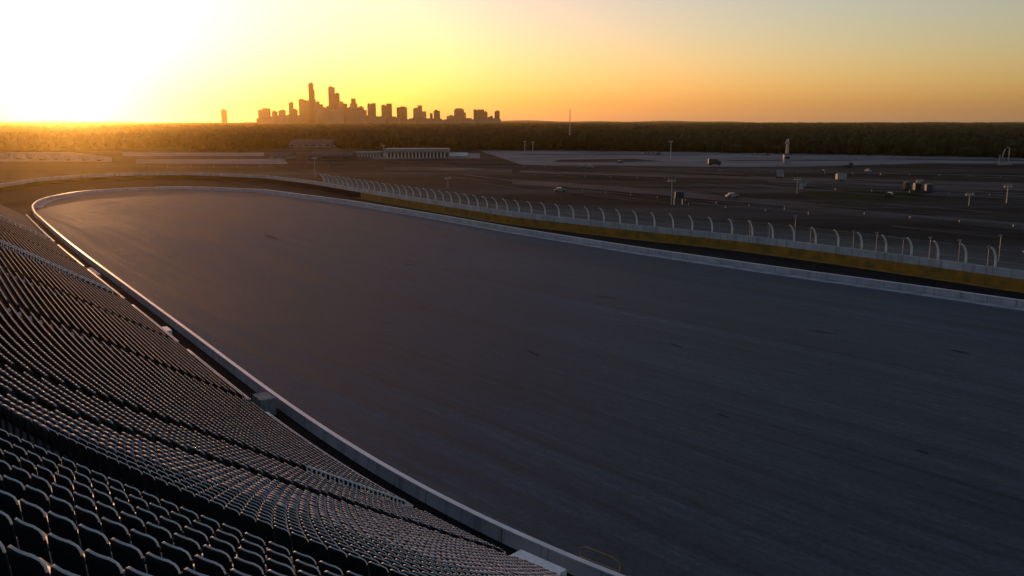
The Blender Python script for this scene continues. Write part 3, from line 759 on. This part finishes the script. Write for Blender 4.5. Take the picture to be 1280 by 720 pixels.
runs = [((700, 236), (980, 262), .9, 'low guard rail below the infield road, left of the grass patch'), ((1000, 236), (1290, 246), .9, 'low guard rail along the upper side of the grass patch'),
        ((900, 214), (1290, 222), .8, 'long low guard rail just below the right part of the pale lot'), ((640, 218), (830, 224), .9, 'low guard rail left of the scoreboard, above the infield road'),
        ((1080, 268), (1290, 285), .8, 'low guard rail below the infield road near the right frame edge'), ((480, 205), (690, 209), 1.0, 'low guard rail in front of the white-columned pit buildings'),
        ((180, 209), (430, 208), 1.2, 'low guard rail beyond the far bend, below the long shed'), ((860, 256), (1010, 268), .8, 'short guard rail behind the middle of the catch fence')]
for (a, b_, hh, lab) in runs:
    A, B = at(*a), at(*b_); n_s = max(2, int((B - A).length / 4)); o = empty('guard_rail', A); rb = MB(); pb = MB()
    pts_ = [(B - A) * (k / n_s) + Vector((0, 0, hh)) for k in range(n_s + 1)]
    dd = (B - A).normalized(); nn_ = Vector((-dd.y, dd.x, 0)) * .06; cc = (B - A) / 2
    rb.box((cc.x, cc.y, hh - .35), ((B - A).length, .08, .32), math.atan2(dd.y, dd.x)); rb.build('rail', M['road'] if hh > .85 else M['lot'], o)
    for p in pts_[::3]: pb.box((p.x + nn_.x * 2, p.y + nn_.y * 2, 0), (.12, .12, hh - .02))
    pb.build('rail_posts', M['steel'], o); tag(o, lab, 'guard rail', 'low guard rails across the infield')
strips = []
for k in range(110):                                           # worn service tracks and kerb lines crossing the infield
    y0 = rng.uniform(205, 300); x0 = rng.uniform(560, 1280); ln = rng.uniform(40, 260)
    A = at(x0, y0); dr = Vector((math.sin(R(147 + rng.uniform(-14, 14))), math.cos(R(147 + rng.uniform(-14, 14))), 0)); L_ = rng.uniform(15, 70) * A[1] / 300; w_ = rng.uniform(.3, 2.4) * A[1] / 300
    nrm_ = Vector((-dr.y, dr.x, 0)) * w_ / 2; B = A + dr * L_
    # keep clear of the outer wall
    dmin = min(np.hypot(Co[:, 0] - q_[0], Co[:, 1] - q_[1]).min() for q_ in (A, B))
    i_ = int(np.hypot(Co[:, 0] - B[0], Co[:, 1] - B[1]).argmin()); inside = (B[0] - Co[i_][0]) * No[i_][0] + (B[1] - Co[i_][1]) * No[i_][1]
    if dmin < 8 or inside < 0: continue
    tag(MB().raw([A + nrm_, B + nrm_ * .6, B - nrm_ * .6, A - nrm_], [(0, 3, 2, 1)]).build('service_track', [M['road'], M['track_dirt'], M['road'], M['dark']][k % 4]), kind='structure').location = (0, 0, .018 + .0004 * k)
ORD8 = ['first', 'second', 'third', 'fourth', 'fifth', 'sixth', 'seventh', 'eighth']
# buildings of the infield and forest
def hall(name, x0, x1, ytop, ybase, wallm, roofm, label, depth=18, gable=0., windows=0, cols=0):
    a, b_ = at(x0, ybase), at(x1, ybase); s_ = a[1] / F; W_ = abs(b_[0] - a[0]); h = (ybase - ytop) * s_; o = empty(name, ((a[0] + b_[0]) / 2, a[1], 0))
    hw_ = h * (1 - gable)
    if cols:
        MB().box((0, depth * .6, 0), (W_, depth * .8, hw_ * .98)).build('wall', wallm, o)
        MB().box((0, depth * .45, hw_), (W_ + 2, depth * 1.2, h * .38)).build('roof', roofm, o)
        for k in range(cols):
            MB().box((-W_ / 2 + W_ * (k + .5) / cols, 0, 0), (W_ / cols * .38, .8, hw_ * .995)).build('column', M['white'], o)
    else:
        MB().box((0, depth / 2, 0), (W_, depth, hw_)).build('wall', wallm, o)
        r_ = MB(); e = .6
        r_.raw([(-W_/2-e, -e, hw_+.003), (W_/2+e, -e, hw_+.003), (W_/2+e, depth+e, hw_+.003), (-W_/2-e, depth+e, hw_+.003), (-W_/2-e, depth/2, h + .3), (W_/2+e, depth/2, h + .3)],
               [(0, 1, 5, 4), (2, 3, 4, 5), (0, 4, 3), (1, 2, 5), (3, 2, 1, 0)]); r_.build('roof', roofm, o)
        for k in range(windows):
            MB().box((-W_ / 2 + W_ * (k + .5) / windows, -.02, hw_ * .35), (W_ / windows * .5, .08, hw_ * .35)).build('window', M['glass'], o)
    tag(o, label, 'building'); return o
hall('pit_building', 482, 558, 185.5, 197, M['roof'], M['grey'], 'long pit building with a row of white columns under a grey roof', 22, .45, cols=17)
hall('pit_building', 443, 476, 190, 196, M['grey'], M['grey'], 'shorter pit building with white columns, left of the long one', 12, .4, cols=9)
hall('clubhouse', 361, 414, 175, 184.5, M['grey'], M['roof'], 'wide clubhouse with a pitched roof at the forest edge below the skyline', 40, .5, windows=6)
hall('shed', 386, 438, 191, 200, M['roof'], M['roof'], 'long dark shed in front of the clubhouse', 24, .4, windows=4)
hall('shed', 338, 362, 192, 199, M['grey'], M['roof'], 'grey shed left of the long dark shed', 18, .4, windows=2)
hall('warehouse', 919, 934, 156.2, 160, M['white'], M['white'], 'small white warehouse among the far trees right of centre', 60, .3)
hall('warehouse', 1026, 1044, 156.5, 159.3, M['white'], M['white'], 'white flat warehouse among the far trees above the timing tower', 60, .3)
hall('warehouse', 748, 762, 171, 176, M['grey'], M['roof'], 'grey warehouse roof in the forest right of the tall mast', 40, .4)
hall('warehouse', 676, 690, 168, 172, M['grey'], M['roof'], 'grey warehouse roof in the forest just left of the tall mast', 50, .4)

for i, (px, py) in enumerate([(655, 166), (704, 163), (741, 161), (808, 168), (868, 165), (985, 166), (1092, 164), (1185, 167)]):
    hall('forest_house', px, px + 5, py - 2.2, py, M['grey'], M['dull_white'], 'small pale house among the trees, %s from the left of eight' % ORD8[i], 26, .45)
# ------------------------------------------------------------------ skyline
M['tower'] = mat('tower_facade', (.11, .105, .12), .5, scale=.02, var=.3)
M['tower2'] = mat('tower_facade_pale', (.17, .16, .17), .5, scale=.02, var=.2)
M['tower3'] = mat('tower_facade_dark', (.06, .055, .065), .4, scale=.02, var=.2)
DC = 4500.
def tower(x0, x1, tops, label, D=None, mi=0, name='skyscraper', topw=1., yb=158.2):
    """tops: list of (fraction from, fraction to, top y) pieces; first is the main body, the others are parts"""
    D = D or rng.uniform(4420, 5300); k = D / F; cx = ((x0 + x1) / 2 - 640) * k / CP * 1.0; m = [M['tower'], M['tower2'], M['tower3']][mi]
    cx = ((x0 + x1) / 2 - 640) / F * D * CP
    o = empty(name, (cx, D, 0), R(rng.uniform(-4, 4))); W_ = (x1 - x0) / F * D * CP
    for i, (a, b, ty) in enumerate(tops):
        h = H + (152 - ty) / F * D; w2 = (b - a) * W_; c_ = (a + b) / 2 * W_ - W_ / 2
        mb = MB(); dp = max(18, min(w2, 45)) * (1 - .12 * i)
        mb.box((c_, i * 1.5, 0), (w2, dp, h), 0, topw if i == 0 else 1.)
        mb.build('tower_body' if i == 0 else 'setback', m if i == 0 else [M['tower2'], M['tower3']][i % 2], o)
        if i == 0 and w2 > 16: MB().box((c_ + w2 * .1 * (1 if mi else -1), 0, h + .01), (w2 * topw * .5, dp * .4, 5)).build('roof_plant', M['tower3'], o)
    tag(o, label, 'skyscraper' if name == 'skyscraper' else 'building', 'towers of the far skyline'); return o
tower(277.7, 283.6, [(0, 1, 137.8)], 'lone tower standing apart, far left of the whole skyline')
tower(324.5, 337.5, [(0, 1, 137.6), (.35, 1, 135.8)], 'broad stepped block at the left end of the skyline', mi=1)
tower(341, 347, [(0, 1, 139.6)], 'narrow short block, second in the skyline from the left')
tower(349.5, 357, [(0, 1, 138.4)], 'short flat-topped block just left of the skyline first slim tower', mi=1)
tower(362.3, 367.2, [(0, 1, 129.2)], 'slim dark tower left of the wide square tower', mi=2)
tower(367.2, 372.2, [(0, 1, 137.5)], 'low block leaning on the slim dark tower', D=4560)
tower(375, 387.2, [(0, .6, 125.4), (.6, 1, 126.4)], 'wide square tower just left of the tallest tower', mi=0)
tower(387.6, 395.5, [(0, .72, 106.2), (.72, .86, 113.5), (.86, 1, 125)], 'tallest tower of the skyline, stepping down on its right', mi=2, D=4400)
tower(396, 404.2, [(0, .5, 128.4), (.5, 1, 131)], 'mid-height block right of the tallest tower', mi=1)
tower(404.5, 412, [(0, .6, 135), (.6, 1, 132.8)], 'low block between the two tallest towers')
tower(412.4, 419.3, [(0, 1, 110.8)], 'second tallest tower, flat topped, right of the tallest', mi=0, D=4420)
tower(419.3, 425.2, [(0, 1, 118.4)], 'tower attached right of the second tallest tower', mi=2, D=4440)
tower(425.3, 434.5, [(0, .5, 128.4), (.5, 1, 130.2)], 'stepped block right of the attached pair of tall towers', mi=0)
tower(434.6, 439.6, [(0, 1, 135.2)], 'low block left of the pointed mid-skyline tower', mi=1)
tower(438.6, 447, [(0, 1, 130), (.15, .8, 124.2)], 'mid-skyline tower with narrowing shoulders', mi=0)
tower(447.4, 454.6, [(0, 1, 134.6)], 'block right of the shouldered mid-skyline tower', mi=1)
tower(460, 470, [(0, .45, 131), (.45, 1, 129.8)], 'first of the separate towers, right after the dense cluster', mi=0)
tower(477.5, 490, [(0, .5, 132.6), (.5, 1, 130.2)], 'second separate tower, higher on its right half', mi=0)
tower(497, 508.6, [(0, 1, 134.8)], 'third separate tower, flat topped with straight sides', mi=2)
tower(517, 533, [(0, .68, 136.2), (.35, .68, 132.4), (.68, 1, 139.6)], 'broad tower with a raised middle and lower right wing', mi=0)
tower(537.5, 541, [(0, 1, 141.8)], 'very thin short tower between two wider ones', mi=2)
tower(542.5, 550, [(0, 1, 139)], 'short tower right of the very thin one', mi=0)
tower(558.5, 568, [(0, 1, 145.2)], 'low wing left of the domed broad tower', mi=1)
tower(568, 582.5, [(0, .83, 137.4), (.1, .7, 136), (.83, 1, 141)], 'broad tower with a domed top right of the low wing', mi=0)
tower(592, 605.3, [(0, 1, 138.6), (0, .3, 137.3), (.45, .62, 137.3), (.8, 1, 137.3)], 'broad block with a notched top near the right end', mi=2)
tower(605.4, 609.4, [(0, 1, 140.4)], 'thin slab attached right of the notched block', mi=0)
tower(610, 616.4, [(0, 1, 146.2)], 'low block between notched block and last tower', mi=1)
tower(618, 624.6, [(0, 1, 139.6)], 'last tower at the right end of the skyline', mi=2)
low = [(322, 345, 148), (338, 362, 145.5), (357, 376, 144.5), (398, 430, 137), (424, 446, 136.5), (440, 458, 138), (452, 464, 145.6), (464, 482, 146.8), (486, 500, 147), (503, 520, 150.5), (512, 540, 148), (530, 556, 149.5), (552, 575, 150.5), (565, 594, 149), (584, 604, 150.5), (600, 626, 149.2), (286, 302, 154.3), (300, 320, 153.8)]
for i, (a, b_, t) in enumerate(low):
    c_ = (a + b_) / 2
    tower(a, b_, [(0, 1, t)], 'low dark city block in front of the skyline, %s from the left' % (ORD + ['thirteenth', 'fourteenth', 'fifteenth', 'sixteenth', 'seventeenth', 'eighteenth'])[sorted(x[0] for x in low).index(a)], D=4300 + 12 * i, mi=i % 2, name='city_block')

# ------------------------------------------------------------------ forest
M['leaf'] = mat('foliage', (.020, .027, .009), .95, scale=.012, c2=(.003, .004, .002), detail=8, spec=.15)
import bmesh
def ico(sub):
    bm = bmesh.new(); bmesh.ops.create_icosphere(bm, subdivisions=sub, radius=1)
    v = np.array([p.co[:] for p in bm.verts]); f = [[a.index for a in q.verts] for q in bm.faces]; bm.free(); return v, f
def crowns(name, pts, rad, hgt, sub, label, amp=.22):
    v, f = ico(sub); n = len(pts); K = len(v)
    a = nr.uniform(0, 6.28, n); ca, sa_ = np.cos(a), np.sin(a)
    disp = 1 + nr.normal(0, amp, (n, K)); disp = np.clip(disp, .5, 1.5)
    x = (v[None, :, 0] * ca[:, None] - v[None, :, 1] * sa_[:, None]) * disp * rad[:, None] + pts[:, 0:1]
    y = (v[None, :, 0] * sa_[:, None] + v[None, :, 1] * ca[:, None]) * disp * rad[:, None] + pts[:, 1:2]
    z = v[None, :, 2] * disp * (hgt * .46)[:, None] + (hgt * .56)[:, None]
    o = bulk_mesh(name, np.stack([x, y, z], -1).reshape(-1, 3), f, K, n, M['leaf'])
    return tag(o, label, 'forest', kind='stuff')
def scatter(n, d0, d1, wid=.80):
    dd_ = np.sqrt(nr.uniform(d0 ** 2, d1 ** 2, n)); return np.c_[nr.uniform(-wid, wid, n) * dd_, dd_]
# forest edge follows the far side of the lots: nearer at the right
def edge(bx): return np.interp(bx, [-.9, -.45, -.2, 0, .25, .6, .9], [700, 720, 800, 770, 700, 575, 540])
p = scatter(36000, 530, 1500); k = p[:, 1] > edge(p[:, 0] / p[:, 1]) + nr.normal(0, 6, len(p))
for (hx0, hx1, hy) in [(355, 420, 184.5), (745, 765, 176), (672, 692, 172)] + [(q_ - 1, q_ + 6, y_) for q_, y_ in [(655, 166), (704, 163), (741, 161), (808, 168), (868, 165), (985, 166), (1092, 164), (1185, 167)]]:
    a, b_ = at(hx0, hy), at(hx1, hy); k &= ~((p[:, 0] > a[0] - 6) & (p[:, 0] < b_[0] + 6) & (p[:, 1] > a[1] - 70) & (p[:, 1] < a[1] + 60))
k &= np.sin(p[:, 0] * .023 + 2 * np.sin(p[:, 1] * .013)) + np.sin(p[:, 1] * .019 + p[:, 0] * .009) > -1.15
p = p[k]; crowns('forest', p, nr.uniform(2.4, 5.2, len(p)), nr.uniform(5, 13, len(p)), 2, 'dense dark wood beginning behind the paved lots')
p = scatter(26000, 1450, 4400); crowns('forest', p, nr.uniform(8, 15, len(p)), nr.uniform(9, 16, len(p)), 1, 'wide dark woodland stretching on to the foot of the skyline')
p = scatter(14000, 4300, 8000); crowns('forest', p, nr.uniform(18, 40, len(p)), nr.uniform(9, 18, len(p)), 1, 'far woods along the horizon beyond the skyline')

# ------------------------------------------------------------------ haze
hz = MB().box((0, 4050, -1.2), (19300, 11300, 236)); M_h = bpy.data.materials.new('haze_air'); M_h.use_nodes = True
nn = M_h.node_tree; nn.nodes.clear(); oo = nn.nodes.new('ShaderNodeOutputMaterial'); pv = nn.nodes.new('ShaderNodeVolumePrincipled')
pv.inputs['Density'].default_value = 5.0e-5; pv.inputs['Anisotropy'].default_value = .92; pv.inputs['Color'].default_value = (1, .76, .26, 1)
nn.links.new(pv.outputs[0], oo.inputs['Volume'])
tag(hz.build('haze', M_h), 'thin warm evening haze over the whole plain', 'haze', kind='stuff')
